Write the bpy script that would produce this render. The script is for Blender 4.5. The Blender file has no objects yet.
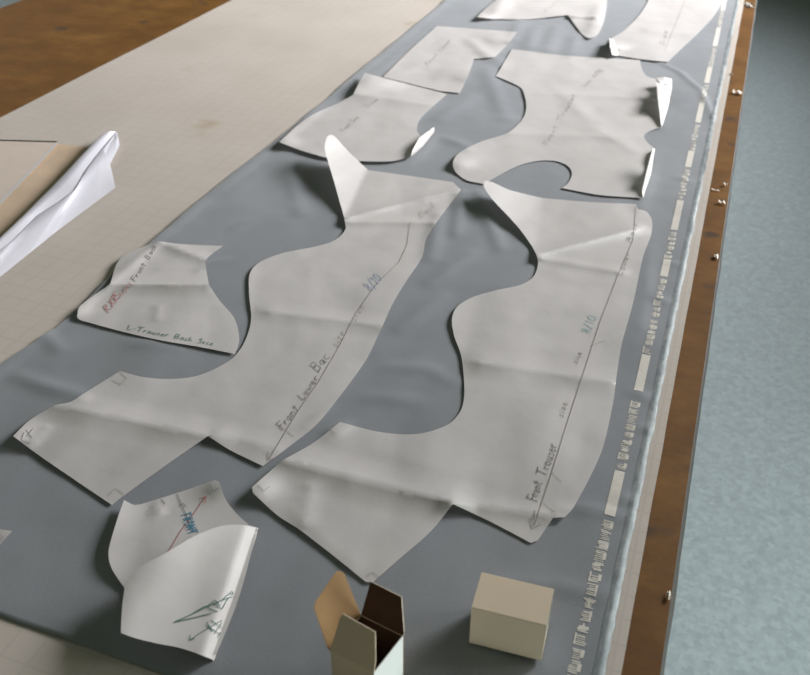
import bpy, bmesh, math, random
from math import sqrt, exp, sin, cos, pi
from mathutils import Vector, Matrix, noise
from mathutils.geometry import delaunay_2d_cdt
random.seed(7)
COL = bpy.context.scene.collection
sc = bpy.context.scene

# ---------------------------------------------------------------- camera frame
H = 0.61                       # lens height above the table top (table top is z = 0)
FOC = 883.0; CX, CY = 405.0, 337.5
def cv(x, y): return Vector((x - CX, y - CY, FOC))
AY = cv(797, -287).normalized()
AX = -cv(-2600, -290); AX = (AX - AY*AX.dot(AY)).normalized()
AZ = AX.cross(AY)
if AZ.y > 0: AZ = -AZ
def ray(px, py):
    c = cv(px, py); return Vector((AX.dot(c), AY.dot(c), AZ.dot(c)))
def at(px, py, z=0.0):
    d = ray(px, py); t = (z - H)/d.z
    return Vector((d.x*t, d.y*t, z))
cam = bpy.data.cameras.new('camera'); co = bpy.data.objects.new('camera', cam); COL.objects.link(co)
rt = Vector((AX.x, AY.x, AZ.x)); up = -Vector((AX.y, AY.y, AZ.y)); bk = -Vector((AX.z, AY.z, AZ.z))
co.matrix_world = Matrix(((rt.x, up.x, bk.x, 0), (rt.y, up.y, bk.y, 0), (rt.z, up.z, bk.z, H), (0, 0, 0, 1)))
cam.sensor_width = 36; cam.lens = FOC/810*36; cam.clip_start = .01
cam.dof.use_dof = True; cam.dof.focus_distance = 0.95; cam.dof.aperture_fstop = 9
sc.camera = co

# ---------------------------------------------------------------- materials
def lin(c):
    return tuple((v/12.92 if v <= .04045 else ((v+.055)/1.055)**2.4) for v in (c[0]/255, c[1]/255, c[2]/255)) + (1,)
class Nt:
    def __init__(s, name):
        s.m = bpy.data.materials.new(name); s.m.use_nodes = True; s.t = s.m.node_tree; s.b = s.t.nodes['Principled BSDF']
    def n(s, ty, **k):
        x = s.t.nodes.new(ty)
        for a, v in k.items():
            if a in x.inputs: x.inputs[a].default_value = v
            else: setattr(x, a, v)
        return x
    def l(s, a, b): s.t.links.new(a, b)
    def noise(s, scale, detail=3, rough=.5, sc=(1, 1, 1), w=None):
        tc = s.n('ShaderNodeTexCoord'); mp = s.n('ShaderNodeMapping'); mp.inputs['Scale'].default_value = sc
        s.l(tc.outputs['Object'], mp.inputs[0]); nz = s.n('ShaderNodeTexNoise')
        nz.inputs['Scale'].default_value = scale; nz.inputs['Detail'].default_value = detail; nz.inputs['Roughness'].default_value = rough
        s.l(mp.outputs[0], nz.inputs['Vector']); return nz.outputs['Fac']
    def ramp(s, fac, stops):
        r = s.n('ShaderNodeValToRGB'); e = r.color_ramp.elements
        while len(e) < len(stops): e.new(.5)
        for q, (p, c) in zip(e, stops): q.position = p; q.color = c
        s.l(fac, r.inputs[0]); return r.outputs['Color']
    def mix(s, fac, a, b, mode='MIX'):
        x = s.n('ShaderNodeMix', data_type='RGBA', blend_type=mode)
        for i, v in ((0, fac), (6, a), (7, b)):
            if isinstance(v, (float, int)): x.inputs[i].default_value = v
            elif isinstance(v, tuple): x.inputs[i].default_value = v
            else: s.l(v, x.inputs[i])
        return x.outputs[2]
    def bump(s, h, strength, dist):
        b = s.n('ShaderNodeBump'); b.inputs['Strength'].default_value = strength; b.inputs['Distance'].default_value = dist
        s.l(h, b.inputs['Height']); s.l(b.outputs[0], s.b.inputs['Normal'])
    def base(s, c):
        if isinstance(c, tuple): s.b.inputs['Base Color'].default_value = c
        else: s.l(c, s.b.inputs['Base Color'])
def mat_simple(name, c, rough=.6, var=.0, scale=40, metal=0, spec=.5):
    q = Nt(name); q.b.inputs['Roughness'].default_value = rough; q.b.inputs['Metallic'].default_value = metal
    q.b.inputs['Specular IOR Level'].default_value = spec
    c0 = lin(c)
    if var:
        f = q.noise(scale, 4)
        a = tuple(v*(1-var) for v in c0[:3]) + (1,); b = tuple(min(1, v*(1+var)) for v in c0[:3]) + (1,)
        q.base(q.ramp(f, [(.3, a), (.7, b)]))
    else: q.base(c0)
    return q.m
def mat_paper(name, c, trans=.12, var=.04):
    q = Nt(name); c0 = lin(c)
    a = tuple(v*(1-var) for v in c0[:3]) + (1,); b = tuple(min(1, v*(1+var)) for v in c0[:3]) + (1,)
    col = q.ramp(q.noise(18, 4, .6), [(.3, a), (.7, b)])
    q.base(col); q.b.inputs['Roughness'].default_value = .62; q.b.inputs['Specular IOR Level'].default_value = .3
    q.bump(q.noise(60, 4, .55), .25, .0012)
    tr = q.n('ShaderNodeBsdfTranslucent'); q.l(col, tr.inputs[0]); mx = q.n('ShaderNodeMixShader'); mx.inputs[0].default_value = trans
    q.l(q.b.outputs[0], mx.inputs[1]); q.l(tr.outputs[0], mx.inputs[2]); q.l(mx.outputs[0], q.t.nodes['Material Output'].inputs['Surface'])
    return q.m
M = {}
M['paper'] = mat_paper('pattern_paper', (212, 209, 207))
M['white'] = mat_paper('white_paper', (214, 214, 222), .1, .02)
M['kraft'] = mat_paper('tan_paper', (218, 194, 168), .1, .07)
M['card'] = mat_paper('pale_card', (216, 202, 190), .05, .04)
# grey fabric
q = Nt('grey_fabric')
f1 = q.noise(5, 4, .6)
col = q.ramp(f1, [(.3, lin((131, 135, 140))), (.7, lin((144, 148, 153)))])
f2 = q.noise(900, 2, .5)
col = q.mix(.12, col, q.ramp(f2, [(.35, lin((96, 103, 107))), (.65, lin((165, 170, 174)))]))
q.base(col); q.b.inputs['Roughness'].default_value = .52; q.b.inputs['Specular IOR Level'].default_value = .35
q.b.inputs['Sheen Weight'].default_value = .2
q.bump(q.noise(700, 2, .5), .25, .0004)
M['fabric'] = q.m
q = Nt('selvedge_weave')
col = q.ramp(q.noise(120, 4, .7, (1, .35, 1)), [(.35, lin((112, 121, 124))), (.65, lin((150, 156, 158)))])
q.base(col); q.b.inputs['Roughness'].default_value = .6; M['selvedge'] = q.m
M['mark'] = mat_simple('selvedge_print', (218, 214, 205), .7, .06, 200)
# brown board
q = Nt('brown_hardboard')
c1 = q.ramp(q.noise(9, 8, .68, (1, 1.3, 1)), [(.32, lin((96, 66, 30))), (.5, lin((114, 78, 36))), (.72, lin((134, 96, 48)))])
c2 = q.ramp(q.noise(26, 4, .7, (.6, 2.4, 1)), [(.55, (0, 0, 0, 1)), (.8, (1, 1, 1, 1))])
c3 = q.ramp(q.noise(13, 2, .5, (1, 1, 1)), [(.66, (0, 0, 0, 1)), (.72, (1, 1, 1, 1))])
col = q.mix(c2, c1, lin((94, 66, 42))); col = q.mix(c3, col, lin((82, 62, 46)))
q.base(col); q.b.inputs['Roughness'].default_value = .5; q.b.inputs['Specular IOR Level'].default_value = .3
q.bump(q.noise(60, 4, .6), .2, .001); M['board'] = q.m
M['trim'] = mat_simple('dark_edge', (40, 40, 34), .6, .3, 60)
M['metal'] = mat_simple('grey_steel_leg', (110, 114, 116), .4, .05, 10, .6)
# gridded paper: one-inch grid drawn on the sheet
q = Nt('gridded_paper')
tc = q.n('ShaderNodeTexCoord'); sp = q.n('ShaderNodeSeparateXYZ'); q.l(tc.outputs['Object'], sp.inputs[0])
def gridline(out, off):
    a = q.n('ShaderNodeMath', operation='ADD'); q.l(out, a.inputs[0]); a.inputs[1].default_value = off
    b = q.n('ShaderNodeMath', operation='PINGPONG'); q.l(a.outputs[0], b.inputs[0]); b.inputs[1].default_value = .0127
    c = q.n('ShaderNodeMapRange'); q.l(b.outputs[0], c.inputs[0]); c.inputs[1].default_value = .0005; c.inputs[2].default_value = .0017
    c.inputs[3].default_value = 1; c.inputs[4].default_value = 0; return c.outputs[0]
g = q.n('ShaderNodeMath', operation='MAXIMUM'); q.l(gridline(sp.outputs[0], .4458+2.54), g.inputs[0]); q.l(gridline(sp.outputs[1], -.316+2.54), g.inputs[1])
gs = q.n('ShaderNodeMath', operation='MULTIPLY'); q.l(g.outputs[0], gs.inputs[0]); gs.inputs[1].default_value = .13
col = q.ramp(q.noise(3.2, 5, .6), [(.3, lin((194, 185, 175))), (.7, lin((207, 199, 190)))])
st = q.ramp(q.noise(5, 3, .5, (1, 1.3, 1)), [(.68, (0, 0, 0, 1)), (.8, (1, 1, 1, 1))])
col = q.mix(st, col, lin((176, 156, 132))); col = q.mix(gs.outputs[0], col, lin((138, 128, 122)))
q.base(col); q.b.inputs['Roughness'].default_value = .5; q.b.inputs['Specular IOR Level'].default_value = .35
q.bump(q.noise(9, 3, .5), .25, .004); M['grid'] = q.m
# floor
q = Nt('speckled_vinyl')
vo = q.n('ShaderNodeTexVoronoi'); vo.inputs['Scale'].default_value = 90; tc = q.n('ShaderNodeTexCoord'); q.l(tc.outputs['Object'], vo.inputs[0])
col = q.ramp(q.noise(38, 6, .75), [(.3, lin((132, 142, 145))), (.5, lin((141, 152, 155))), (.7, lin((151, 161, 164)))])
sv = q.n('ShaderNodeSeparateColor'); q.l(vo.outputs['Color'], sv.inputs[0])
col = q.mix(.28, col, q.ramp(sv.outputs[0], [(.15, lin((118, 129, 132))), (.6, lin((143, 154, 157))), (.95, lin((162, 172, 174)))]))
q.base(col); q.b.inputs['Roughness'].default_value = .6; q.b.inputs['Specular IOR Level'].default_value = .25; M['floor'] = q.m
M['boxcream'] = mat_simple('cream_card', (222, 206, 182), .5, .02, 30)
M['boxwhite'] = mat_simple('white_card', (190, 194, 192), .45, .02, 30)
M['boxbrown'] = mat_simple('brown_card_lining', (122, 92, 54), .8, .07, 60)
M['boxshade'] = mat_simple('shaded_card_lining', (74, 50, 36), .85, .07, 60)  # brown lining with shade put into its colour, for turned-away and inner faces
M['shadewall'] = mat_simple('brown_shade_wall', (120, 108, 84), .8, .02, 5)
M['wall'] = mat_simple('painted_wall', (196, 194, 186), .9, .02, 5)
for k, c in dict(pencil=(146, 140, 138), ink=(116, 111, 112), red=(190, 120, 118), cyan=(60, 132, 158), green=(70, 116, 110), blue=(126, 152, 186), faint=(172, 166, 163), teal=(132, 178, 186)).items():
    M[k] = mat_simple('ink_'+k, c, .7)
M['scrap'] = mat_simple('white_tape', (226, 220, 210), .6, .05, 100)

# ---------------------------------------------------------------- object helpers
def link(name, bm_or_me, mats, parent=None, smooth=True):
    if isinstance(bm_or_me, bmesh.types.BMesh):
        me = bpy.data.meshes.new(name); bm_or_me.normal_update(); bm_or_me.to_mesh(me); bm_or_me.free()
    else: me = bm_or_me
    for m in (mats if isinstance(mats, list) else [mats]): me.materials.append(m)
    if smooth:
        for p in me.polygons: p.use_smooth = True
    o = bpy.data.objects.new(name, me); COL.objects.link(o)
    if parent: o.parent = parent; o.matrix_parent_inverse = Matrix.Translation(parent.location).inverted()
    return o
def tag(o, label=None, cat=None, group=None, kind=None):
    if label: o['label'] = label
    if cat: o['category'] = cat
    if group: o['group'] = group
    if kind: o['kind'] = kind
    return o
def empty(name, loc):
    o = bpy.data.objects.new(name, None); o.location = loc; o.empty_display_size = .05; COL.objects.link(o); return o
def box_bm(bm, x0, x1, y0, y1, z0, z1, mi=0):
    vs = [bm.verts.new(p) for p in ((x0,y0,z0),(x1,y0,z0),(x1,y1,z0),(x0,y1,z0),(x0,y0,z1),(x1,y0,z1),(x1,y1,z1),(x0,y1,z1))]
    for f in ((0,3,2,1),(4,5,6,7),(0,1,5,4),(1,2,6,5),(2,3,7,6),(3,0,4,7)):
        bm.faces.new([vs[i] for i in f]).material_index = mi
    return vs

# ---------------------------------------------------------------- fabric height field
def segd(p, a, b):
    ab = b - a; L = ab.length_squared
    t = max(0, min(1, (p - a).dot(ab)/L)) if L > 0 else 0
    return (p - (a + ab*t)).length, t
def v2(px): a = at(*px); return Vector((a.x, a.y))
WR = [  # wrinkles of the fabric: pixel polyline, height, half width, skew
    ([(20, 378), (45, 388), (82, 398)], .005, .012),
    ([(500, 585), (560, 588), (600, 600)], .003, .010),
    ([(560, 508), (600, 514), (626, 520)], .0035, .009),
    ([(655, 62), (680, 74), (700, 93), (712, 120)], .0055, .0065),
    ([(536, 30), (528, 48)], .007, .022), ([(556, 28), (548, 52)], .007, .022), ([(520, 22), (512, 42)], .007, .02),
    ([(575, 38), (570, 55)], .006, .02),
    ([(600, 5), (588, 40)], .006, .02), ([(470, 40), (500, 66)], .005, .02), ([(486, 70), (505, 120)], .005, .02),
    ([(330, 435), (345, 428)], .004, .01), ([(440, 215), (430, 260)], .006, .014), ([(462, 195), (455, 235)], .006, .012),
    ([(478, 195), (500, 250)], .005, .012), ([(470, 255), (430, 285)], .004, .014), ([(400, 330), (440, 300)], .004, .014),
    ([(390, 370), (430, 372), (452, 385)], .003, .012), ([(370, 400), (420, 405)], .003, .014),
    ([(236, 230), (290, 210)], .004, .016), ([(290, 170), (300, 215)], .004, .016), ([(232, 195), (262, 178)], .004, .02),
    ([(305, 425), (330, 410)], .003, .008), ([(200, 270), (225, 262)], .003, .01), ([(40, 330), (60, 352)], .004, .01),
    ([(70, 500), (150, 540)], .0025, .03), ([(225, 600), (270, 560)], .0022, .02), ([(560, 90), (590, 120)], .002, .02),
    ([(650, 170), (640, 210)], .003, .012), ([(650, 250), (640, 330)], .0022, .012), ([(655, 300), (668, 305)], .003, .008),
    ([(632, 395), (648, 400)], .003, .008), ([(598, 590), (612, 596)], .002, .01), ([(680, 180), (690, 184)], .003, .01),
    ([(668, 265), (680, 268)], .003, .008), ([(640, 430), (655, 436)], .003, .008), ([(620, 500), (632, 506)], .003, .008),
    ([(395, 60), (350, 90)], .004, .02), ([(440, 120), (470, 100)], .006, .02), ([(445, 140), (468, 150)], .004, .015),
    ([(130, 345), (180, 352)], .002, .012), ([(120, 420), (60, 450)], .002, .02),
]
WRW = [([v2(p) for p in pl], h, w) for pl, h, w in WR]
FY0 = .3205
def fab(x, y):
    z = .0030 + .0016*noise.noise(Vector((x*5.5, y*3.6, 1.3))) + .0013*noise.noise(Vector((x*15, y*10, 4.1))) + .0004*noise.noise(Vector((x*40, y*30, 9)))
    z += .0035*max(0, noise.noise(Vector((x*9, y*5, 22.))))**1.0
    p = Vector((x, y))
    for pl, h, w in WRW:
        if abs(pl[0].x - x) > .35 or abs(pl[0].y - y) > .5: continue
        d = 9; tt = 0; n = len(pl)-1
        for i in range(n):
            dd, t = segd(p, pl[i], pl[i+1])
            if dd < d: d = dd; tt = (i+t)/n
        if d < w*2.2: z += h*.6*exp(-(d/w)**2*1.4)*(.45+.55*sin(pi*min(1, max(0, .12+.76*tt))))
    z += .0035*exp(-((x+.700)/.010)**2)*(.6+.5*noise.noise(Vector((0, y*9, 3))))
    e = min(1, max(0, (y-FY0)/.012)); z = .0016 + (z-.0016)*(.5+.5*e)
    return max(z, .0016)

# ---------------------------------------------------------------- paper sheets
def spline(pts, step):
    """pts: (x, y) smooth or (x, y, 1) corner; closed; returns dense list of pixel points"""
    n = len(pts); out = []
    P = [Vector(p[:2]) for p in pts]; C = [len(p) > 2 for p in pts]
    for i in range(n):
        a, b = P[i], P[(i+1) % n]
        pa = P[i-1] if not C[i] else a + (a-b)*.0; nb = P[(i+2) % n] if not C[(i+1) % n] else b
        m0 = (b-pa)*.5 if not C[i] else (b-a)*1.0
        m1 = (nb-a)*.5 if not C[(i+1) % n] else (b-a)*1.0
        L = (b-a).length
        if m0.length > L: m0 = m0.normalized()*L
        if m1.length > L: m1 = m1.normalized()*L
        k = max(1, int((v2(a)-v2(b)).length/step))
        for j in range(k):
            t = j/k; t2 = t*t; t3 = t2*t
            out.append(a*(2*t3-3*t2+1) + m0*(t3-2*t2+t) + b*(-2*t3+3*t2) + m1*(t3-t2))
    return out
def inside(p, poly):
    c = False; n = len(poly); j = n-1
    for i in range(n):
        a, b = poly[i], poly[j]
        if (a.y > p.y) != (b.y > p.y) and p.x < (b.x-a.x)*(p.y-a.y)/(b.y-a.y)+a.x: c = not c
        j = i
    return c
class Paper:
    def __init__(s, name, outline, feats=(), base=.0011, m='paper', seed=0, res=.005, ground=fab, rough=.0008, flaps=()):
        s.feats = [(f[0], v2(f[1]), v2(f[2]) if isinstance(f[2], tuple) else None, f) for f in feats]
        s.base = base; s.seed = seed; s.ground = ground; s.rough = rough
        px = spline(outline, res*.8); poly = [v2(p) for p in px]
        xs = [p.x for p in poly]; ys = [p.y for p in poly]
        verts = list(poly); n = len(poly)
        edges = [(i, (i+1) % n) for i in range(n)]
        y = min(ys)+res*.5; row = 0
        bd = list(poly)
        for k, a, b, f in s.feats:
            if (k == 'ridge' and f[3] > 0) or k == 'bend':
                nn = max(2, int((b-a).length/(res*.6)))
                for i in range(nn+1):
                    p = a+(b-a)*i/nn
                    if inside(p, poly) and min((p-c).length_squared for c in bd) > (res*.3)**2: verts.append(p); bd.append(p)
        while y < max(ys):
            x = min(xs) + (res*.5 if row % 2 else 0)
            while x < max(xs):
                p = Vector((x, y))
                if inside(p, poly) and min((p-b).length_squared for b in bd) > (res*.6)**2: verts.append(p)
                x += res
            y += res*.866; row += 1
        r = delaunay_2d_cdt(verts, edges, [], 1, 1e-7)
        bm = bmesh.new()
        vv = [bm.verts.new(s.pos_xy(v.x, v.y)) for v in r[0]]
        for f in r[2]:
            try:
                fc = bm.faces.new([vv[i] for i in f])
            except ValueError: pass
        for fl in flaps: add_flap(bm, fl, s)
        bmesh.ops.recalc_face_normals(bm, faces=bm.faces)
        bm.normal_update()
        if sum(f.normal.z for f in bm.faces) < 0: bmesh.ops.reverse_faces(bm, faces=bm.faces)
        s.o = link(name, bm, M[m])
    def h(s, x, y):
        z = s.ground(x, y) + s.base; p = Vector((x, y))
        z += s.rough*(1+noise.noise(Vector((x*9+s.seed, y*7, s.seed*3.1)))) + s.rough*.5*(1+noise.noise(Vector((x*24, y*20+s.seed, s.seed*1.7))))
        for k, a, b, f in s.feats:
            if k == 'ridge':           # a pressed crease standing up from the sheet
                d, t = segd(p, a, b); w = f[4]
                if d < w:
                    e_ = min(1, min(t, 1-t)*9); z += .45*f[3]*(1-d/w)**1.7*e_
            elif k == 'bend':          # left side of a->b rises: height f[3] reached at distance f[4]; window along the line
                ab = (b-a); L = ab.length; u = ab/L; r = p-a; t = r.dot(u); q = u.x*r.y-u.y*r.x
                if q > 0:
                    mg = f[6] if len(f) > 6 else .02
                    wt = max(0, min(1, (t+mg)/mg))*max(0, min(1, (L+mg-t)/mg))
                    z += f[3]*min(1.6, q/f[4])**f[5]*wt*wt*(3-2*wt)
            elif k == 'bump':
                d = (p-a).length/f[3]; z += f[2]*exp(-d*d)
        return z
    def pos_xy(s, x, y, off=0):
        z = s.h(x, y) + off; k = (H-z)/H
        return Vector((x*k, y*k, z))
    def pos(s, px, py, off=.0): a = at(px, py); return s.pos_xy(a.x, a.y, off)
def add_flap(bm, fl, s):
    """grid patch between two pixel curves with heights: base curve and free curve"""
    A, B = fl; n = 10; m = 5
    def samp(c, t):
        k = t*(len(c)-1); i = min(int(k), len(c)-2); u = k-i
        return [c[i][j]*(1-u)+c[i+1][j]*u for j in range(3)]
    g = []
    for i in range(n+1):
        a, b = samp(A, i/n), samp(B, i/n); row = []
        for j in range(m+1):
            u = j/m; px = a[0]*(1-u)+b[0]*u; py = a[1]*(1-u)+b[1]*u; zz = a[2]*(1-u)+b[2]*u + .15*max(a[2], b[2])*sin(pi*u)
            g0 = at(px, py); z = s.h(g0.x, g0.y)+zz; row.append(bm.verts.new(at(px, py, z)))
        g.append(row)
    for i in range(n):
        for j in range(m): bm.faces.new((g[i][j], g[i+1][j], g[i+1][j+1], g[i][j+1]))

# ---------------------------------------------------------------- pen strokes lying on a sheet
def ribbon(bm, pts, w):
    if len(pts) < 2: return
    L = []; R = []
    for i, p in enumerate(pts):
        d = (pts[min(i+1, len(pts)-1)]-pts[max(i-1, 0)]); n = Vector((-d.y, d.x, 0))
        n = n.normalized() if n.length > 1e-9 else Vector((1, 0, 0))
        L.append(bm.verts.new(p+n*w/2)); R.append(bm.verts.new(p-n*w/2))
    for i in range(len(pts)-1): bm.faces.new((L[i], R[i], R[i+1], L[i+1]))
def strokes(name, fn, polys, m, w=.0009):
    """polys: pixel polylines; fn(px,py,off) gives the surface point"""
    bm = bmesh.new()
    for pl in polys:
        dense = []
        for a, b in zip(pl, pl[1:]):
            k = max(1, int(sqrt((a[0]-b[0])**2+(a[1]-b[1])**2)/1.5))
            for j in range(k): dense.append((a[0]+(b[0]-a[0])*j/k, a[1]+(b[1]-a[1])*j/k))
        dense.append(pl[-1])
        ribbon(bm, [fn(x, y, .0006) for x, y in dense], w)
    return bm
G = {  # one-stroke handwriting, x 0..w, y 0 baseline .. 1 cap height
 'F': (.6, [[(.1,0),(.15,1)],[(0,1),(.65,.98)],[(.12,.55),(.5,.55)]]), 'T': (.7, [[(0,.97),(.75,1.02)],[(.38,1),(.3,0)]]),
 'r': (.38, [[(.05,.5),(.08,0)],[(.07,.3),(.2,.5),(.36,.48)]]), 'o': (.42, [[(.2,.5),(.05,.35),(.08,.08),(.24,0),(.38,.2),(.33,.44),(.2,.5)]]),
 'n': (.45, [[(.05,.5),(.06,0)],[(.06,.34),(.22,.5),(.36,.4),(.38,0)]]), 't': (.36, [[(.2,.85),(.16,.1),(.32,0)],[(0,.56),(.36,.6)]]),
 'u': (.45, [[(.05,.5),(.06,.1),(.2,0),(.36,.14),(.4,.5)],[(.38,.3),(.42,0)]]), 's': (.36, [[(.32,.46),(.12,.5),(.1,.34),(.3,.2),(.26,.02),(.02,.02)]]),
 'e': (.4, [[(.06,.25),(.34,.3),(.28,.5),(.1,.44),(.05,.15),(.2,0),(.36,.08)]]), 'L': (.5, [[(.1,1),(.05,0),(.5,.04)]]),
 'w': (.58, [[(.02,.5),(.12,0),(.26,.36),(.4,0),(.54,.5)]]), 'B': (.6, [[(.08,0),(.1,1),(.45,.95),(.48,.62),(.12,.54),(.5,.44),(.52,.08),(.08,0)]]),
 'a': (.44, [[(.36,.46),(.14,.5),(.05,.2),(.18,0),(.34,.18),(.36,.46),(.4,0)]]), 'c': (.36, [[(.32,.44),(.12,.48),(.04,.2),(.16,0),(.34,.08)]]),
 'k': (.42, [[(.06,.95),(.05,0)],[(.34,.5),(.06,.24),(.38,0)]]), 'i': (.2, [[(.08,.5),(.1,0)],[(.1,.68),(.12,.74)]]),
 'z': (.4, [[(.04,.48),(.34,.48),(.04,.02),(.38,.02)]]), 'S': (.5, [[(.46,.9),(.2,1),(.06,.8),(.2,.55),(.44,.4),(.4,.08),(.04,.04)]]),
 '1': (.25, [[(.04,.8),(.14,1),(.12,0)]]), '0': (.5, [[(.24,1),(.05,.7),(.08,.15),(.26,0),(.44,.3),(.42,.8),(.24,1)]]),
 '8': (.5, [[(.4,.86),(.22,1),(.1,.8),(.4,.32),(.3,.02),(.08,.16),(.16,.46),(.42,.7),(.4,.86)]]), '/': (.4, [[(0,-.1),(.36,1.1)]]),
 'p': (.42, [[(.06,.5),(.02,-.4)],[(.06,.4),(.26,.5),(.36,.28),(.2,.02),(.06,.1)]]), 'R': (.6, [[(.06,0),(.08,1),(.44,.92),(.44,.6),(.1,.52),(.5,0)]]),
 'O': (.6, [[(.3,1),(.05,.7),(.08,.15),(.3,0),(.54,.3),(.5,.8),(.3,1)]]), 'N': (.6, [[(.05,0),(.08,1),(.48,0),(.52,1)]]),
 'g': (.42, [[(.34,.44),(.12,.5),(.06,.2),(.2,.04),(.36,.4),(.34,-.3),(.1,-.36)]]), 'X': (.5, [[(0,0),(.46,1)],[(.04,1),(.46,0)]]),
 'v': (.4, [[(.02,.5),(.18,0),(.38,.52)]]), 'C': (.55, [[(.5,.85),(.28,1),(.06,.7),(.08,.2),(.3,0),(.52,.14)]]), ' ': (.45, []), '-': (.4, [[(.05,.3),(.34,.32)]]),
}
def text(fn, s, p, q, upv, m, parent, w=.0009, slant=.12, name='handwriting', jit=.05):
    p = Vector(p); q = Vector(q); tot = sum(G[c][0]+.12 for c in s); x = 0
    for word in s.split(' '):
        L = sum(G[c][0]+.12 for c in word)
        text1(fn, word, p+(q-p)*(x/tot), p+(q-p)*((x+L)/tot), upv, m, parent, w*.72, slant, name, jit); x += L+G[' '][0]+.12
def text1(fn, s, p, q, upv, m, parent, w=.0009, slant=.12, name='handwriting', jit=.03):
    p = Vector(p); q = Vector(q); upv = Vector(upv); tot = sum(G[c][0]+.12 for c in s); x = 0; pl = []
    d = (q-p)/tot
    for c in s:
        for st in G[c][1]:
            pl.append([tuple(p + d*(x+a+slant*b) + upv*(b+random.uniform(-jit, jit))) for a, b in st])
        x += G[c][0]+.12
    return link(name, strokes(name, fn, pl, m, w), M[m], parent, False)
def line(fn, pls, m, parent, w=.0008, name='grain_line'):
    if name in ('corner_mark', 'cross_mark'):
        for pl in pls: link(name, strokes(name, fn, [pl], m, w*.75), M[m], parent, False)
        return
    return link(name, strokes(name, fn, pls, m, w*.8), M[m], parent, False)

# ================================================================ SETTING
bm = bmesh.new(); box_bm(bm, -5, 4, -2.5, 7, -.95, -.90); tag(link('floor', bm, M['floor'], smooth=False), kind='structure')
bm = bmesh.new(); box_bm(bm, -5.1, -5, -2.5, 7, -.95, 1.9); tag(link('wall_left', bm, M['wall'], smooth=False), kind='structure')
bm = bmesh.new(); box_bm(bm, 1.5, 1.62, 1.9, 7, -.90, .85); tag(link('floor_shade_wall', bm, M['shadewall'], smooth=False), kind='structure')  # last one: unseen wall section added to shade the far floor

# ================================================================ TABLE
TX0, TX1, TY0, TY1 = -1.745, .0475, .06, 3.15
t = empty('cutting_table', ((TX0+TX1)/2, 1.6, -.9))
tag(t, 'long brown hardboard-topped cutting table beside the grey vinyl floor', 'table')
bm = bmesh.new(); box_bm(bm, TX0, TX1, TY0, TY1, -.035, 0)
link('table_top', bm, M['board'], t, False)
bm = bmesh.new()
n = 160
pr = []
for i in range(n+1):
    y = TY0 + (TY1-TY0)*i/n; w = .0035+.0012*noise.noise(Vector((0, y*14, 5)))
    pr.append([bm.verts.new(p) for p in ((TX1, y, -.0004), (TX1+w, y, -.003), (TX1+w, y, -.036), (TX1, y, -.036))])
for a, b in zip(pr, pr[1:]):
    for j in range(3): bm.faces.new((a[j], a[j+1], b[j+1], b[j]))
tag(link('edge_trim', bm, M['trim'], t), 'thin dark edge strip of the table')
bm = bmesh.new(); box_bm(bm, TX0+.06, TX1-.06, TY0+.06, TY1-.06, -.13, -.035)
for x in (): pass
link('apron', bm, M['board'], t, False)
for x in (TX0+.08, TX1-.14):
    for y in (TY0+.1, (TY0+TY1)/2, TY1-.16):
        bm = bmesh.new(); box_bm(bm, x, x+.06, y, y+.06, -.9, -.13); link('leg', bm, M['metal'], t, False)

# gridded paper
GX0, GX1 = -1.233, .0188
bm = bmesh.new(); nx, ny = 90, 200
def gz(x, y): return .0004+.0002*(1+noise.noise(Vector((x*4, y*4, 8))))
gv = []
for j in range(ny+1):
    y = .10 + (3.08-.10)*j/ny; row = []
    for i in range(nx+1):
        u = i/nx; x = GX0+(GX1-GX0)*u
        if i == nx: x += .0006*noise.noise(Vector((7, y*12, 0)))
        if i == 0: x += .002*noise.noise(Vector((3, y*3, 0)))
        row.append(bm.verts.new((x, y, gz(x, y))))
    gv.append(row)
for j in range(ny):
    for i in range(nx): bm.faces.new((gv[j][i], gv[j][i+1], gv[j+1][i+1], gv[j+1][i]))
tag(link('gridded_paper', bm, M['grid']), 'cream one-inch gridded paper sheet covering the brown table', 'paper')

# grey fabric
FX0, FX1 = -.706, .0005
bm = bmesh.new(); nx, ny = 130, 420; FY1 = 2.95; fv = []
for j in range(ny+1):
    y = FY0 + (FY1-FY0)*(j/ny)**1.05; row = []
    for i in range(nx+1):
        u = i/nx; x0 = FX0 + .005*noise.noise(Vector((3.3, y*5, 1))) + .012*exp(-((y-.70)/.09)**2) - .004*exp(-((y-.6)/.04)**2); x = x0+(FX1+.0012*noise.noise(Vector((1, y*14, 6)))-x0)*u
        yy = y + (.0012*noise.noise(Vector((x*30, 2, 0))) if j == 0 else 0)
        row.append(bm.verts.new((x, yy, fab(x, yy))))
    fv.append(row)
for j in range(ny):
    for i in range(nx): bm.faces.new((fv[j][i], fv[j][i+1], fv[j+1][i+1], fv[j+1][i]))
# cut edge turned down to the table
ed = [bm.verts.new((v.co.x, v.co.y-.0004, .0012)) for v in fv[0]]
for i in range(nx): bm.faces.new((ed[i], ed[i+1], fv[0][i+1], fv[0][i]))
fabric = link('grey_fabric', bm, M['fabric'])
tag(fabric, 'long wrinkled blue-grey fabric length laid flat along the cutting table', 'fabric')
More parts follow.
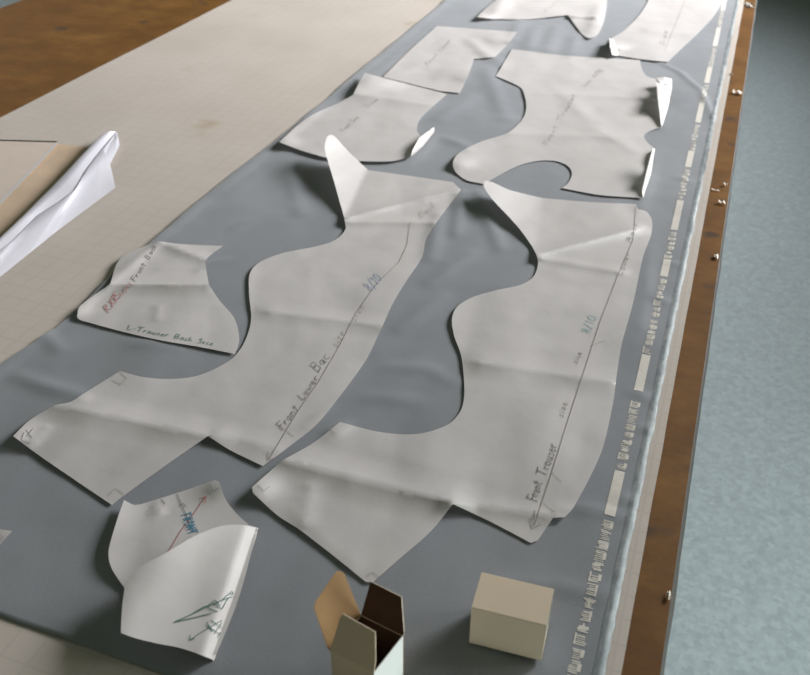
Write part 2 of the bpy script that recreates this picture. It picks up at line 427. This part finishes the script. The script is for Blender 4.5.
# selvedge strip
bm = bmesh.new(); pr = []
n = 520
for i in range(n+1):
    y = FY0+.001+(FY1-FY0-.002)*i/n
    a = .0006*noise.noise(Vector((0, y*30, 1))); b = .0016*noise.noise(Vector((0, y*22, 9)))+.0010*noise.noise(Vector((0, y*90, 9)))
    z = fab(-.001, y)
    pr.append([bm.verts.new(p) for p in ((-.0022+a, y, z+.0002), (.001+a, y, z+.0005), (.0045+b, y, z+.0003), (.0068+b, y, .0018))])
for a, b in zip(pr, pr[1:]):
    for j in range(3): bm.faces.new((a[j], a[j+1], b[j+1], b[j]))
tag(link('selvedge', bm, M['selvedge'], fabric), 'pale frayed selvedge along the right edge of the fabric')
# selvedge printing: solid bars and broken characters
bm = bmesh.new()
def mk(x0, x1, y0, y1):
    k = max(1, int((y1-y0)/.006)); rows = []
    for i in range(k+1):
        y = y0+(y1-y0)*i/k; cxm = -.0165 - .012*max(0, (y-.75))/1.75
        rows.append([bm.verts.new((cxm+x, y, fab(cxm+x, y)+.0003)) for x in (x0, (x0+x1)/2, x1)])
    for a, b in zip(rows, rows[1:]):
        for j in range(2): bm.faces.new((a[j], a[j+1], b[j+1], b[j]))
y = .335; rs = random.Random(4)
solid = [(.60, .665), (.795, .868), (1.05, 1.10), (1.19, 1.29), (1.42, 1.49), (1.62, 1.72), (1.84, 1.95), (2.1, 2.25), (2.4, 2.6)]
W = .0052
while y < 2.9:
    s_ = next((s for s in solid if s[0] <= y < s[1]), None)
    if s_: mk(-W*.95, W*.95, y, s_[1]); y = s_[1]+.003; continue
    # a broken character: a few small strokes filling a 9 mm cell
    c = rs.choice('HMXBIWEN'); L = rs.uniform(.009, .015)
    if y + L > min([s[0] for s in solid if s[0] > y] + [9]): y += .004; continue
    for k in range(rs.choice((4, 5, 6))):
        yy = y+L*k/6; a = rs.uniform(-W, -W*.5); b = rs.uniform(W*.4, W)
        mk(a, b, yy, yy+rs.uniform(.0009, .0017))
    if rs.random() < .75: a = rs.choice((-W, -W*.2, W*.5)); mk(a, a+.0015, y, y+L*.9)
    if rs.random() < .55: mk(W*.45, W, y+L*.2, y+L*.8)
    y += L+rs.uniform(.0008, .002)
tag(link('selvedge_marking', bm, M['mark'], fabric), 'white printed bars and characters along the selvedge')

# ================================================================ PATTERN PIECES
GP = 'paper pattern pieces laid on the grey fabric'
# B: left trouser front
B = Paper('pattern_piece', [(13,436,1),(30,420),(55,405,1),(70,402),(83,394),(120,371,1),(143,377),(170,379),(200,375),(230,360),(244,343),(251,320),(249,293),(250,273),(260,262),(283,253),(313,247),(333,241),(345,230),(344,217,1),(333,178),(325,150),(327,137),(333,135),(350,153),(368,170,1),(453,182,1),(461,190,1),(450,204),(427,237),(422,257),(407,280),(393,303),(383,325),(376,340),(366,360),(343,392),(317,424),(290,446),(263,466,1),(230,450),(208,436,1),(165,466),(122,497),(112,505,1),(75,480),(40,456)],
  [('ridge', (35,401), (236,442), .0085, .030), ('ridge', (254,310), (400,328), .006, .028), ('ridge', (332,222), (445,223), .006, .022),
   ('ridge', (330,222), (475,186), .011, .022),
   ('bend', (343,221), (398,103), .055, .15, 1.0, .008), ('bend', (250,330), (262,262), .003, .04, 1.3, .03),
   ('ridge', (210,431), (285,452), .004, .024), ('bump', (14,436), .008, .02), ('ridge', (52,398), (46,462), .0, .01), ('ridge', (26,450), (50,424), .003, .014), ('bump', (95,420), .003, .04)], seed=1)
tag(B.o, 'large left-hand trouser pattern piece with raised pointed flap and blue scribble', 'pattern piece', GP)
f = B.pos
line(f, [[(410,222),(407,245),(399,262),(377,283),(356,313),(340,345),(319,381),(298,411),(269,459)], [(268,452),(268,460),(275,458)]], 'pencil', B.o)
text(f, 'Front', (282,431), (300,408), (-7,-5), 'ink', B.o, .0010)
text(f, 'Lower', (303,401), (320,377), (-6.5,-4.5), 'ink', B.o, .0010)
text(f, 'Bac', (318,373), (331,356), (-9,-6), 'ink', B.o, .0010)
text(f, 'size', (337,348), (347,332), (-8,-4), 'pencil', B.o, .0008)
text(f, 'size', (355,322), (366,305), (-7,-4), 'faint', B.o, .0008)
text(f, '8/10', (371,292), (384,278), (-9,-6), 'blue', B.o, .0011)
text(f, 'Back', (420,219), (437,206), (-3,-6), 'faint', B.o, .0008)
line(f, [[(112,380),(121,384)], [(120,371),(127,378),(120,385)], [(108,496),(116,488),(124,494)]], 'faint', B.o, name='corner_mark')
line(f, [[(24,432),(21,440),(30,443)], [(33,428),(27,436)], [(26,430),(32,438)]], 'ink', B.o, .0008, name='corner_mark')
line(f, [[(280,424),(287,431),(294,436)]], 'faint', B.o, name='cross_mark')
# C: right trouser front
C = Paper('pattern_piece', [(252,487,1),(283,460,1),(313,443),(340,422,1),(380,432),(417,434),(447,425),(460,412),(464,398),(464,380),(461,355),(454,335),(452,318),(458,306),(473,297),(497,290),(520,285),(533,277),(538,263),(534,250),(522,232),(510,218),(493,200),(484,187),(485,181),(492,182),(510,190),(542,198,1),(590,202),(636,204,1),(638,209,1),(647,212),(652,221),(651,235),(643,257),(633,303),(622,343),(617,373),(613,403),(603,447),(590,477),(573,508),(565,517,1),(553,518,1),(538,540,1),(531,543,1),(495,524),(453,504,1),(430,532),(397,561),(373,582,1),(366,582,1),(335,557),(300,530),(277,515),(253,493,1)],
  [('ridge', (262,455), (476,509), .012, .034), ('ridge', (462,360), (632,386), .0075, .034), ('ridge', (520,255), (632,274), .0045, .020),
   ('bend', (535,258), (548,160), .030, .13, 1.25, .010), ('ridge', (524,258), (646,226), .013, .026), ('bend', (462,372), (478,294), .004, .05, 1.4, .04),
   ('ridge', (436,500), (585,521), .006, .018), ('ridge', (311,480), (302,530), .003, .020), ('ridge', (285,505), (362,572), .002, .026), ('bump', (255,488), .008, .02), ('bump', (430,470), .003, .03)], seed=5)
tag(C.o, 'largest trouser pattern piece, right-hand one beside the white selvedge print', 'pattern piece', GP)
f = C.pos
line(f, [[(636,206),(633,240),(618,275),(600,322),(585,368),(568,420),(551,475),(534,526)], [(531,518),(532,529),(541,524)], [(533,520),(535,510)]], 'pencil', C.o)
text(f, 'Front', (537,502), (543,482), (-10,-3), 'ink', C.o, .0011)
text(f, 'Trouser', (547,477), (558,444), (-11,-3), 'ink', C.o, .0011)
text(f, 'size', (563,418), (568,402), (-7,-2), 'pencil', C.o, .0009)
text(f, 'size', (577,364), (583,352), (-6,-2), 'pencil', C.o, .0009)
text(f, '8/10', (590,334), (598,316), (-9,-2), 'teal', C.o, .0012)
text(f, 'Lower', (622,276), (631,253), (-6,-2), 'pencil', C.o, .0010)
text(f, 'Back', (632,243), (638,222), (-6,-1), 'pencil', C.o, .0010)
line(f, [[(552,472),(562,482)], [(543,503),(556,512)], [(590,346),(606,340)]], 'faint', C.o, name='cross_mark')
line(f, [[(258,485),(264,491),(270,486)], [(367,576),(373,572),(379,577)], [(329,428),(336,434)]], 'faint', C.o, name='corner_mark')
# D: small pocket piece on the left edge
D = Paper('pattern_piece', [(77,317,1),(80,306),(110,284,1),(121,258),(157,241,1),(181,244),(223,246,1),(212,254),(206,260),(206,268),(209,285,1),(220,301),(233,316),(238,329),(239,342),(235,354,1),(200,347),(159,340),(120,331),(87,322),(80,320)],
  [('bend', (210,284), (110,284), -.0, .03, 1), ('ridge', (95,284), (224,285), .012, .035), ('ridge', (150,238), (216,264), .006, .024), ('ridge', (159,304), (157,322), .0025, .014), ('bump', (80,312), .003, .015)], seed=9, base=.0012)
tag(D.o, 'small creased pattern piece at left fabric edge with red and black handwriting', 'pattern piece', GP)
f = D.pos
text(f, 'Front Back', (135,282), (158,245), (-5,-2), 'ink', D.o, .0012)
text(f, 'RXR', (108,313), (121,297), (-6,-5), 'red', D.o, .0013)
text(f, 'Sizes', (119,299), (134,284), (-7,-5), 'red', D.o, .0010)
text(f, 'L-Trouser Back Size', (127,329), (214,345.5), (1,-4.5), 'green', D.o, .0012)
# E / F: upper left pieces
F = Paper('pattern_piece', [(437,26,1),(478,29),(517,32,1),(510,42),(495,57,1),(474,59,1),(468,76),(460,93,1),(440,91,1),(383,77,1),(410,50)],
  [('ridge', (383,77), (460,93), .0, .02), ('bump', (470,75), .006, .05), ('bump', (500,40), .006, .05)], seed=13, res=.009)
tag(F.o, 'angular pattern piece near the far left edge, overlapped by another sheet in front of it', 'pattern piece', GP)
text(F.pos, 'Front Lower', (428,66), (452,40), (-4,-2), 'faint', F.o, .0014)
E_ = Paper('pattern_piece', [(365,73,1),(400,82),(447,94,1),(427,112),(419,121),(417,131),(421,136),(425,137,1),(412,156,1),(393,161),(360,161),(323,157,1),(300,150),(279,142,1),(307,118),(338,103),(353,95,1),(359,83)],
  [('ridge', (330,90), (460,110), .007, .06), ('bend', (425,150), (425,100), -.0, .03, 1), ('bump', (400,150), -.0, .03), ('bump', (370,82), .012, .06), ('bump', (285,142), .006, .02)], seed=17, base=.0035, res=.008,
  flaps=[([(411,157,.0),(423,146,.0),(435,131,.0)], [(412,151,.010),(419,138,.014),(434,127,.012)])])
tag(E_.o, 'wide pattern piece at fabric left edge with bright turned-up right corner', 'pattern piece', GP)
text(E_.pos, 'Front Size', (344,132), (360,117), (-5,-2), 'faint', E_.o, .0013)
text(E_.pos, 'Size', (367,108), (380,99), (-4,-2), 'faint', E_.o, .0013)
# G: upper right trouser piece
Gp = Paper('pattern_piece', [(512,49,1),(560,55),(603,58),(640,60,1),(642,69),(647,76),(657,79),(672,80,1),(670,98),(662,127,1),(650,131),(644,136),(648,143),(654,148,1),(650,175),(643,198,1),(600,195),(562,188,1),(568,183),(572,174),(568,166),(555,161),(537,161),(518,166),(500,175),(484,184,1),(466,180),(455,171),(453,162),(459,153),(480,142),(507,133),(521,121),(526,110),(525,97),(520,87),(496,76,1)],
  [('ridge', (490,133), (665,139), .005, .04), ('ridge', (510,92), (665,99), .004, .04), ('bend', (640,200), (655,60), .0, .03, 1),
   ('bump', (662,96), .012, .035), ('bump', (646,175), .010, .03), ('ridge', (590,125), (640,155), .004, .04), ('bump', (457,162), .008, .03)], seed=21, res=.008,
  flaps=[([(662,127,.0),(668,108,.0),(672,88,.0)], [(661,124,.004),(658,100,.014),(656,78,.018)]), ([(656,78,.018),(664,77,.018),(672,79,.010)], [(661,84,.014),(667,84,.012),(672,88,.0)]),
         ([(643,198,.0),(651,174,.0),(655,149,.0)], [(642,190,.004),(647,170,.009),(653,148,.008)])])
tag(Gp.o, 'pattern piece with deep curved cut-outs and bright curled right edge, behind the largest piece', 'pattern piece', GP)
text(Gp.pos, 'Front Trouser', (548,146), (577,94), (-6,-1), 'faint', Gp.o, .0013)
text(Gp.pos, 'Size 8/10', (584,88), (604,70), (-4,-2), 'faint', Gp.o, .0013)
# H, I: far pieces
Hp = Paper('pattern_piece', [(477,17,1),(486,8),(500,-4),(512,-24,1),(560,-22),(606,-18,1),(607,0),(604,20),(598,34),(590,38),(583,35),(568,15,1),(530,19),(493,19,1)],
  [('ridge', (566,16), (602,18), .008, .03), ('ridge', (492,18), (505,-5), .012, .05), ('bump', (480,17), .008, .03)], seed=27, res=.012, base=.0016)
tag(Hp.o, 'pattern piece at the top edge of the photo with a rounded hanging tab', 'pattern piece', GP)
text(Hp.pos, 'Front', (547,12), (560,0), (-4,-1), 'faint', Hp.o, .0014)
Ip = Paper('pattern_piece', [(647,3),(640,14),(633,22),(622,32),(610,39,1),(614,55,1),(640,59),(668,62,1),(680,50),(694,37),(713,17),(723,0),(727,-22,1),(690,-26),(658,-24,1)],
  [('bump', (612,46), .010, .03), ('ridge', (640,30), (705,35), .004, .05)], seed=31, res=.010, base=.0016,
  flaps=[([(618,56,.0),(617,48,.0),(614,40,.0)], [(612,55,.008),(610,46,.012),(609,38,.010)])])
tag(Ip.o, 'pattern piece at the far right beside the selvedge, tapering toward the viewer', 'pattern piece', GP)
text(Ip.pos, 'Size', (664,46), (668,30), (-5,-1), 'faint', Ip.o, .0015)
line(Ip.pos, [[(665,50),(675,25),(686,-2)]], 'faint', Ip.o)
# J: corner of a piece at the left
J = Paper('pattern_piece', [(-60,540,1),(-30,520),(-8,528,1),(12,531,1),(0,545),(-25,580,1)], [('bump', (8,532), .004, .02)], seed=37)
tag(J.o, 'corner of a pattern piece entering at the lower left edge of the photo', 'pattern piece', GP)
line(J.pos, [[(-2,532),(3,537),(-3,543)]], 'faint', J.o, name='corner_mark')

# A: small sheet folded over on itself, lower left: back layer, rounded turn on the right, front layer
back_px = [(124,500,1),(135,505),(148,502),(180,492),(215,480,1),(219,482,1),(226,500),(236,513),(248,524,1),(256,535,1),(238,600),(216,655,1),(170,640),(126,612,1),(125,589,1),(113,571),(109,560),(109,548),(117,520)]
A = Paper('folded_pattern_piece', back_px, [('bend', (128,592), (150,499), .012, .05, 1.5, .02), ('ridge', (150,508), (165,512), .004, .02), ('bump', (222,484), .006, .02)], seed=41, res=.005, base=.002)
tag(A.o, 'small pattern sheet folded over on itself, green scribble, left of the open box', 'pattern piece', GP)
# front layer patch
def front(px, py, off=0):
    # height: zero-ish at the fold (right and bottom), highest at the upper left free edge
    a = v2((258, 529)); b = v2((214, 661)); p = v2((px, py)); ab = (b-a).normalized(); r = p-a
    d = abs(ab.x*r.y-ab.y*r.x)
    t = max(0, min(1, r.dot(ab)/(b-a).length))
    z = .012 + .020*sin(min(1, d/.11)*pi*.62)*(1-.45*t) - .010*exp(-(d/.006)**2) + .002*sin(d*60+2)
    g = at(px, py); z += fab(g.x, g.y) - .003
    return at(px, py, z+off)
top = spline([(258.6,529,1),(243,525),(221,526),(195,536),(164,554),(140,567),(127,580),(124.5,589,1)], .003)
bot = spline([(214,660.6,1),(206,657),(190,651),(176,647),(155,643),(135,638),(121,633,1)], .003)
def cut(pl, a, b):
    i = min(range(len(pl)), key=lambda k: (pl[k]-Vector(a)).length); j = min(range(len(pl)), key=lambda k: (pl[k]-Vector(b)).length)
    return pl[i:j+1]
top = cut(top, (258.6,529), (124.5,589)); bot = cut(bot, (214,660.6), (121,633))
def samp(c, t):
    k = t*(len(c)-1); i = min(int(k), len(c)-2); u = k-i; return c[i]*(1-u)+c[i+1]*u
bm = bmesh.new(); g = []
for i in range(33):
    a, b = samp(top, i/32), samp(bot, i/32); row = []
    for j in range(27):
        u = j/26; p = a*(1-u)+b*u
        if i == 0: p = p + Vector((1.2*sin(pi*u), 0))
        if i == 32: p = p + Vector((-1.0*sin(pi*u), 0))
        row.append(bm.verts.new(front(p.x, p.y)))
    g.append(row)
for i in range(32):
    for j in range(26): bm.faces.new((g[i][j], g[i+1][j], g[i+1][j+1], g[i][j+1]))
# rounded turn down to the back layer
prev = g[0]
for k in (1, 2, 3):
    a = k/3*pi; cur = []
    for j in range(27):
        v = g[0][j].co; zz = v.z; lo = A.h(v.x, v.y)*.9; mid = (zz+lo)/2; r = (zz-lo)/2
        cur.append(bm.verts.new((v.x+r*.5*sin(a)-(.010 if k == 3 else 0), v.y, mid+r*cos(a))))
    for j in range(26): bm.faces.new((prev[j], prev[j+1], cur[j+1], cur[j]))
    prev = cur
bmesh.ops.recalc_face_normals(bm, faces=bm.faces)
flap = link('folded_flap', bm, M['paper'], A.o)
flap['label'] = 'front layer folded over, with a green scribble showing through'
fl_f = lambda x, y, o=0: front(x, y, o)
line(fl_f, [[(174,622),(190,615),(206,607),(222,600),(237,595)], [(174,622),(192,618),(212,613)], [(206,607),(215,600),(220,606)], [(222,600),(232,591),(236,600)], [(190,615),(205,606)], [(205,606),(218,612)], [(213,603),(222,609),(228,598)], [(230,593),(238,598)]], 'green', flap, .0010, 'scribble')
line(fl_f, [[(190,640),(200,633),(212,626),(222,620)], [(190,640),(190,635)], [(190,640),(195,638)], [(206,625),(220,634)], [(211,620),(222,628)], [(214,634),(222,622)], [(217,638),(222,630)], [(207,622),(212,632)]], 'green', flap, .0008, 'scribble')
f = A.pos
line(f, [[(167,554),(180,532),(195,512),(205,497)], [(199,499),(206,496),(205,503)], [(203,500),(207,496)]], 'red', A.o, .0009, 'grain_line')
line(f, [[(177,494),(183,508),(190,524)], [(179,506),(183,503),(186,507)], [(161,499),(165,504)]], 'ink', A.o, .0008, 'grain_line')
line(f, [[(209,484),(213,491),(219,488)]], 'ink', A.o, .0007, 'corner_mark')
text(f, 'FRONT', (181,515), (189,536), (9,-4), 'cyan', A.o, .0013)
text(f, 'Size', (186,517), (193,533), (5,-2), 'cyan', A.o, .0010)

# ================================================================ LEFT STACK: tan sheets and folded white paper
gr = lambda x, y: gz(x, y)
KR = Paper('tan_paper_sheet', [(-75,139,1),(58,143.5,1),(87,147,1),(60,185),(30,216),(-8,252),(-110,345,1),(-190,260,1)], [('bump', (30,190), .003, .08)], seed=51, res=.012, ground=gr, m='kraft', base=.0012)
tag(KR.o, 'tan kraft paper sheet lying on the gridded paper beside the folded white paper', 'paper')
CD = Paper('pale_card_sheet', [(-90,138,1),(57,142,1),(30,172),(4,200),(-60,262,1),(-185,215,1)], [], seed=55, res=.014, ground=gr, m='card', base=.0050, rough=.0003)
tag(CD.o, 'pale card sheet with thin dark far edge on top of the tan paper', 'card')
bm = bmesh.new()
ribbon(bm, [CD.pos(-88+145*i/20, 137.6+4*i/20, .0006) for i in range(21)], .004)
link('dark_edge', bm, M['trim'], CD.o, False)
bm = bmesh.new()
ribbon(bm, [CD.pos(57-61*i/20, 143+64*i/20, .0002) for i in range(21)], .007)
link('translucent_border', bm, M['paper'], CD.o, False)
# folded white paper: rows run from the outer foot edge to the ridge and down its far side
rows = []
NR = 40
foot = [(115.4,187.5,.001),(57,231,.001),(0,277,.001),(-80,341,.001)]
mid = [(110,164,.016),(75,192,.020),(38,222,.022),(-60,300,.024)]
c1 = [(119.5,146,.020),(84,176,.026),(58,205,.027),(37,219,.027),(-60,298,.027)]
crs = [(117,132,.034),(102,150,.036),(87,170,.036),(75,191,.035),(60,202,.034),(38,216,.032),(12,243,.030),(-70,300,.028)]
crs2 = [(116,131.5,.030),(101,149,.031),(86,169,.030),(74,190,.029),(59,201,.028),(37,215,.028),(11,242,.028),(-71,299,.026)]
topb = [(110,131,.046),(101,135,.047),(80,157,.046),(65.5,173,.046),(44,195,.044),(23,216,.042),(0,238,.040),(-90,310,.036)]
def csamp(c, t):
    k = t*(len(c)-1); i = min(int(k), len(c)-2); u = k-i; return [c[i][j]*(1-u)+c[i+1][j]*u for j in range(3)]
def strip(cs, bm):
    g = []
    for i in range(NR+1):
        t_ = i/NR; row = []
        for c in cs:
            x, y, z = csamp(c, t_); z = .001+(z-.001)*.42; row.append(bm.verts.new(at(x, y, z)))
        g.append(row)
    for i in range(NR):
        for j in range(len(cs)-1): bm.faces.new((g[i][j], g[i+1][j], g[i+1][j+1], g[i][j+1]))
    return g
W_ = empty('folded_white_paper', at(20, 250, 0))
tag(W_, 'bright white folded paper standing up in loose folds at the left of the gridded paper', 'paper')
bm = bmesh.new(); blend = lambda a, b, u, up=0: [[csamp(a, k/8)[j]*(1-u)+csamp(b, k/8)[j]*u+(up if j == 2 else 0) for j in range(3)] for k in range(9)]
b1 = blend(foot, crs, .42, .001); b2 = blend(foot, crs, .72, .001); b1[0] = [110, 164, .015]; b2[0] = [115, 154, .020]
b1[1][0] -= 1; strip([foot, b1, b2, crs, crs2], bm)
# far side of the lower panel returns to the table
g = strip([crs2, blend(crs2, topb, .5, .001), topb], bm)
base = [bm.verts.new((r[-1].co.x-.012, r[-1].co.y-.002, .0075)) for r in g]
for i in range(NR): bm.faces.new((g[i][-1], g[i+1][-1], base[i+1], base[i]))
for v in bm.verts:
    if v.co.z > .009: v.co.z += .0004*noise.noise(v.co*18)
bmesh.ops.recalc_face_normals(bm, faces=bm.faces)
link('folded_panel', bm, M['white'], W_)
# short upper end of the fold beyond the notch
bm = bmesh.new()
q4 = [(117,131.7,.0345),(119.8,145,.020),(110.2,164,.0155),(103,150,.036)]
vs = [bm.verts.new(at(p[0], p[1], .001+(p[2]-.001)*.42)) for p in q4]; bm.faces.new(vs)
link('end_fold', bm, M['white'], W_)

# ================================================================ BOXES
def face_prism(bm, pts, th, mi=0, mi2=None):
    """flat card panel from outer polygon pts (list of Vector) extruded by vector th"""
    a = [bm.verts.new(p) for p in pts]; b = [bm.verts.new(p+th) for p in pts]; n = len(pts)
    bm.faces.new(a).material_index = mi; bm.faces.new(b[::-1]).material_index = mi if mi2 is None else mi2
    for i in range(n): bm.faces.new((a[i], b[i], b[(i+1) % n], a[(i+1) % n])).material_index = mi
# closed box
z0 = .0052; hb = .0440
fl = at(469, 643, z0); fr = at(541.3, 661.3, z0)
ux = (fr-fl); wb = ux.length; ux.normalize(); uy = Vector((-ux.y, ux.x, 0)); db = .0362
uz = Vector((0, 0, 1))
cb = empty('small_box', (fl+ux*wb/2+uy*db/2)); tag(cb, 'closed cream cardboard box with plain sides on the grey fabric near the selvedge', 'box')
def P3(a, b, c): return fl+ux*a+uy*b+uz*c
th = .0006
def panel(name, mat, corners, par, bev=.0004):
    bm = bmesh.new(); vs = [bm.verts.new(p) for p in corners]; bm.faces.new(vs)
    bmesh.ops.solidify(bm, geom=bm.faces[:], thickness=th)
    bmesh.ops.recalc_face_normals(bm, faces=bm.faces)
    return link(name, bm, mat, par, False)
r = .0009
# body sleeve as one mesh with rounded long corners, open at both ends
bm = bmesh.new()
prof = []
for cx_, cz_, a0 in ((r, r, 180), (db-r, r, 270), (db-r, hb-r, 0), (r, hb-r, 90)):
    for k in range(4):
        a = math.radians(a0+30*k); prof.append((cx_+r*cos(a), cz_+r*sin(a)))
A0 = [bm.verts.new(P3(0, y, z)) for y, z in prof]; A1 = [bm.verts.new(P3(wb, y, z)) for y, z in prof]
n = len(prof)
for i in range(n): bm.faces.new((A0[i], A0[(i+1) % n], A1[(i+1) % n], A1[i]))
bmesh.ops.recalc_face_normals(bm, faces=bm.faces)
o = link('box_sleeve', bm, M['boxcream'], cb); md = o.modifiers.new('t', 'SOLIDIFY'); md.thickness = .0006; md.offset = -1
for p in o.data.polygons: p.use_smooth = False
g_ = .0012
e1 = panel('end_flap', M['boxwhite'], [P3(wb-.0012, .0010, .001), P3(wb-.0012, db-.0022, .001), P3(wb+.0006, db-.0022, hb-.003), P3(wb+.0006, .0010, hb-.003)], cb)
panel('end_flap', M['boxwhite'], [P3(.0012, .001, .001), P3(.0012, db-.001, .001), P3(.0012, db-.001, hb-.001), P3(.0012, .001, hb-.001)], cb)
panel('tuck_flap', M['boxshade'], [P3(wb-.004, .001, .001), P3(wb-.004, db-.001, .001), P3(wb-.004, db-.001, hb-.001), P3(wb-.004, .001, hb-.001)], cb)
# open box
zr = .058; zb = .0045
FL, FR, BR, BL = at(330.5, 651, zr), at(374, 673, zr), at(403, 636, zr), at(361, 615, zr)
ob = empty('small_box', ((FL+BR)/2).xy.to_3d() + Vector((0, 0, zb))); tag(ob, 'open upright cardboard box with brown flaps raised at the bottom of the photo', 'box')
def down(v): return Vector((v.x, v.y, zb))
ctr = (FL+FR+BR+BL)/4
def wall(name, a, b):
    bm = bmesh.new(); nrm = (b-a).cross(uz).normalized(); 
    if nrm.dot((a+b)/2-ctr) < 0: nrm = -nrm
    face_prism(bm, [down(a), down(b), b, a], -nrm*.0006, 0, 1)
    bmesh.ops.recalc_face_normals(bm, faces=bm.faces)
    return link(name, bm, [M['boxcream'], M['boxshade']], ob, False)
wall('side_panel', FL, FR); o = wall('side_panel', FR, BR); o['label'] = 'pale right side of the box'; o.data.materials[0] = M['boxwhite']; wall('side_panel', BR, BL); wall('side_panel', BL, FL)
bm = bmesh.new(); face_prism(bm, [down(v) for v in (FL, FR, BR, BL)], Vector((0, 0, .0006)), 1); link('base_panel', bm, [M['boxcream'], M['boxshade']], ob, False)
def flap_mesh(name, a, b, tip, pix, label, mo, mi_, thick=.0006):
    """planar card flap hinged on a-b; tip fixes the plane, pix are outline pixels on that plane"""
    n_ = (b-a).cross(tip-a).normalized(); C0 = Vector((0, 0, H)); pts = [a, b]
    for px, py in pix:
        d = ray(px, py); t_ = (a-C0).dot(n_)/d.dot(n_); pts.append(C0+d*t_)
    if n_.dot(C0-a) < 0: n_ = -n_
    bm = bmesh.new(); face_prism(bm, pts, -n_*thick, 0, 1)
    bm.normal_update(); fs = [f for f in bm.faces if len(f.verts) == len(pts)]
    bmesh.ops.recalc_face_normals(bm, faces=bm.faces)
    bm.faces.ensure_lookup_table()
    bm.faces[0].material_index = 1; bm.faces[1].material_index = 0
    o = link(name, bm, [mo, mi_], ob, False); o['label'] = label
flap_mesh('top_flap', FL, FR, at(375.2, 632, zr+.030), [(375.6, 661), (375.2, 632), (343, 614), (340, 617.5), (331, 648)], 'plain front flap', M['boxcream'], M['boxcream'])
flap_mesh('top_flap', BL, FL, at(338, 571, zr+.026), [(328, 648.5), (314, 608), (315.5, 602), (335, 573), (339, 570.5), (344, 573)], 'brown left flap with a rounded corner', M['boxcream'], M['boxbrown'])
flap_mesh('top_flap', BL, BR, at(401.5, 597, zr+.028), [(404, 632), (401.5, 597), (370.5, 581.5)], 'back flap, brown lining coloured as in shade', M['boxcream'], M['boxshade'])

# ================================================================ TAPE SCRAPS on the table edge
def scrap(px, py, L, Wd, ang, lift, seed):
    bm = bmesh.new(); c = at(px, py, 0); rs = random.Random(seed); n1, n2 = 6, 3; g = []
    for i in range(n1+1):
        row = []
        for j in range(n2+1):
            u = i/n1-.5; v = j/n2-.5; x = u*L; y = v*Wd*(.7+.5*rs.random())
            row.append(bm.verts.new((c.x+x*cos(ang)-y*sin(ang), c.y+x*sin(ang)+y*cos(ang), .0012+lift*(.5+.5*sin(u*9+seed))+rs.random()*lift*.5)))
        g.append(row)
    for i in range(n1):
        for j in range(n2): bm.faces.new((g[i][j], g[i+1][j], g[i+1][j+1], g[i][j+1]))
    return link('tape_scrap', bm, M['scrap'], None, False)
SC = [(737,94,.018,.012,-.1,.005,1,'crumpled white tape scrap, largest on the table edge, on the brown strip'),
      (731,75,.008,.010,.4,.002,2,'tiny white tape scrap just beyond the largest crumpled one on the brown strip'),
      (749,6,.016,.040,.3,.003,3,'pinkish white tape scrap at the far end of the brown table edge'),
      (725,186,.007,.006,0,.003,4,'small white scrap beside the dark table edge, farthest of the three close together'),
      (715,191,.012,.003,-.2,.0012,5,'thin white thread-like scrap across the brown strip'),
      (721.5,204,.010,.006,0,.003,6,'small white scrap on table edge just nearer than the thread-like one'),
      (716,258,.005,.010,0,.003,7,'white square scrap stuck on the dark edge halfway along the table'),
      (668.5,597,.003,.009,0,.002,8,'narrow pale scrap on the dark table edge nearest the viewer')]
for a in SC:
    o = scrap(*a[:7]); tag(o, a[7], 'tape scrap', 'white scraps stuck to the table edge')

# ================================================================ LIGHT
w = bpy.data.worlds.new('room_light'); sc.world = w; w.use_nodes = True
w.node_tree.nodes['Background'].inputs[0].default_value = (.84, .96, .70, 1) ; w.node_tree.nodes['Background'].inputs[1].default_value = .09
def area(name, loc, target, sx, sy, power, col, spread=180):
    l = bpy.data.lights.new(name, 'AREA'); l.shape = 'RECTANGLE'; l.size = sx; l.size_y = sy; l.energy = power; l.color = col; l.spread = math.radians(spread)
    o = bpy.data.objects.new(name, l); COL.objects.link(o); o.location = loc
    o.rotation_euler = (Vector(target)-Vector(loc)).to_track_quat('-Z', 'Y').to_euler(); return o
area('window_light_far', (2.3, 4.4, 1.85), (-.8, 3.3, 0), 2.0, 1.5, 185, (1, .98, 1), 100)
area('window_light_right', (2.5, 2.3, 1.45), (-.3, 1.95, 0), 1.8, 1.2, 12, (1, .98, .96), 78)
area('floor_fill_right', (1.9, .5, -.05), (.5, 1.0, -.9), 1.4, .25, 64, (.9, 1, .97))  # added fill below table height, brightens only the floor
sc.view_settings.view_transform = 'Standard'; sc.view_settings.exposure = 0
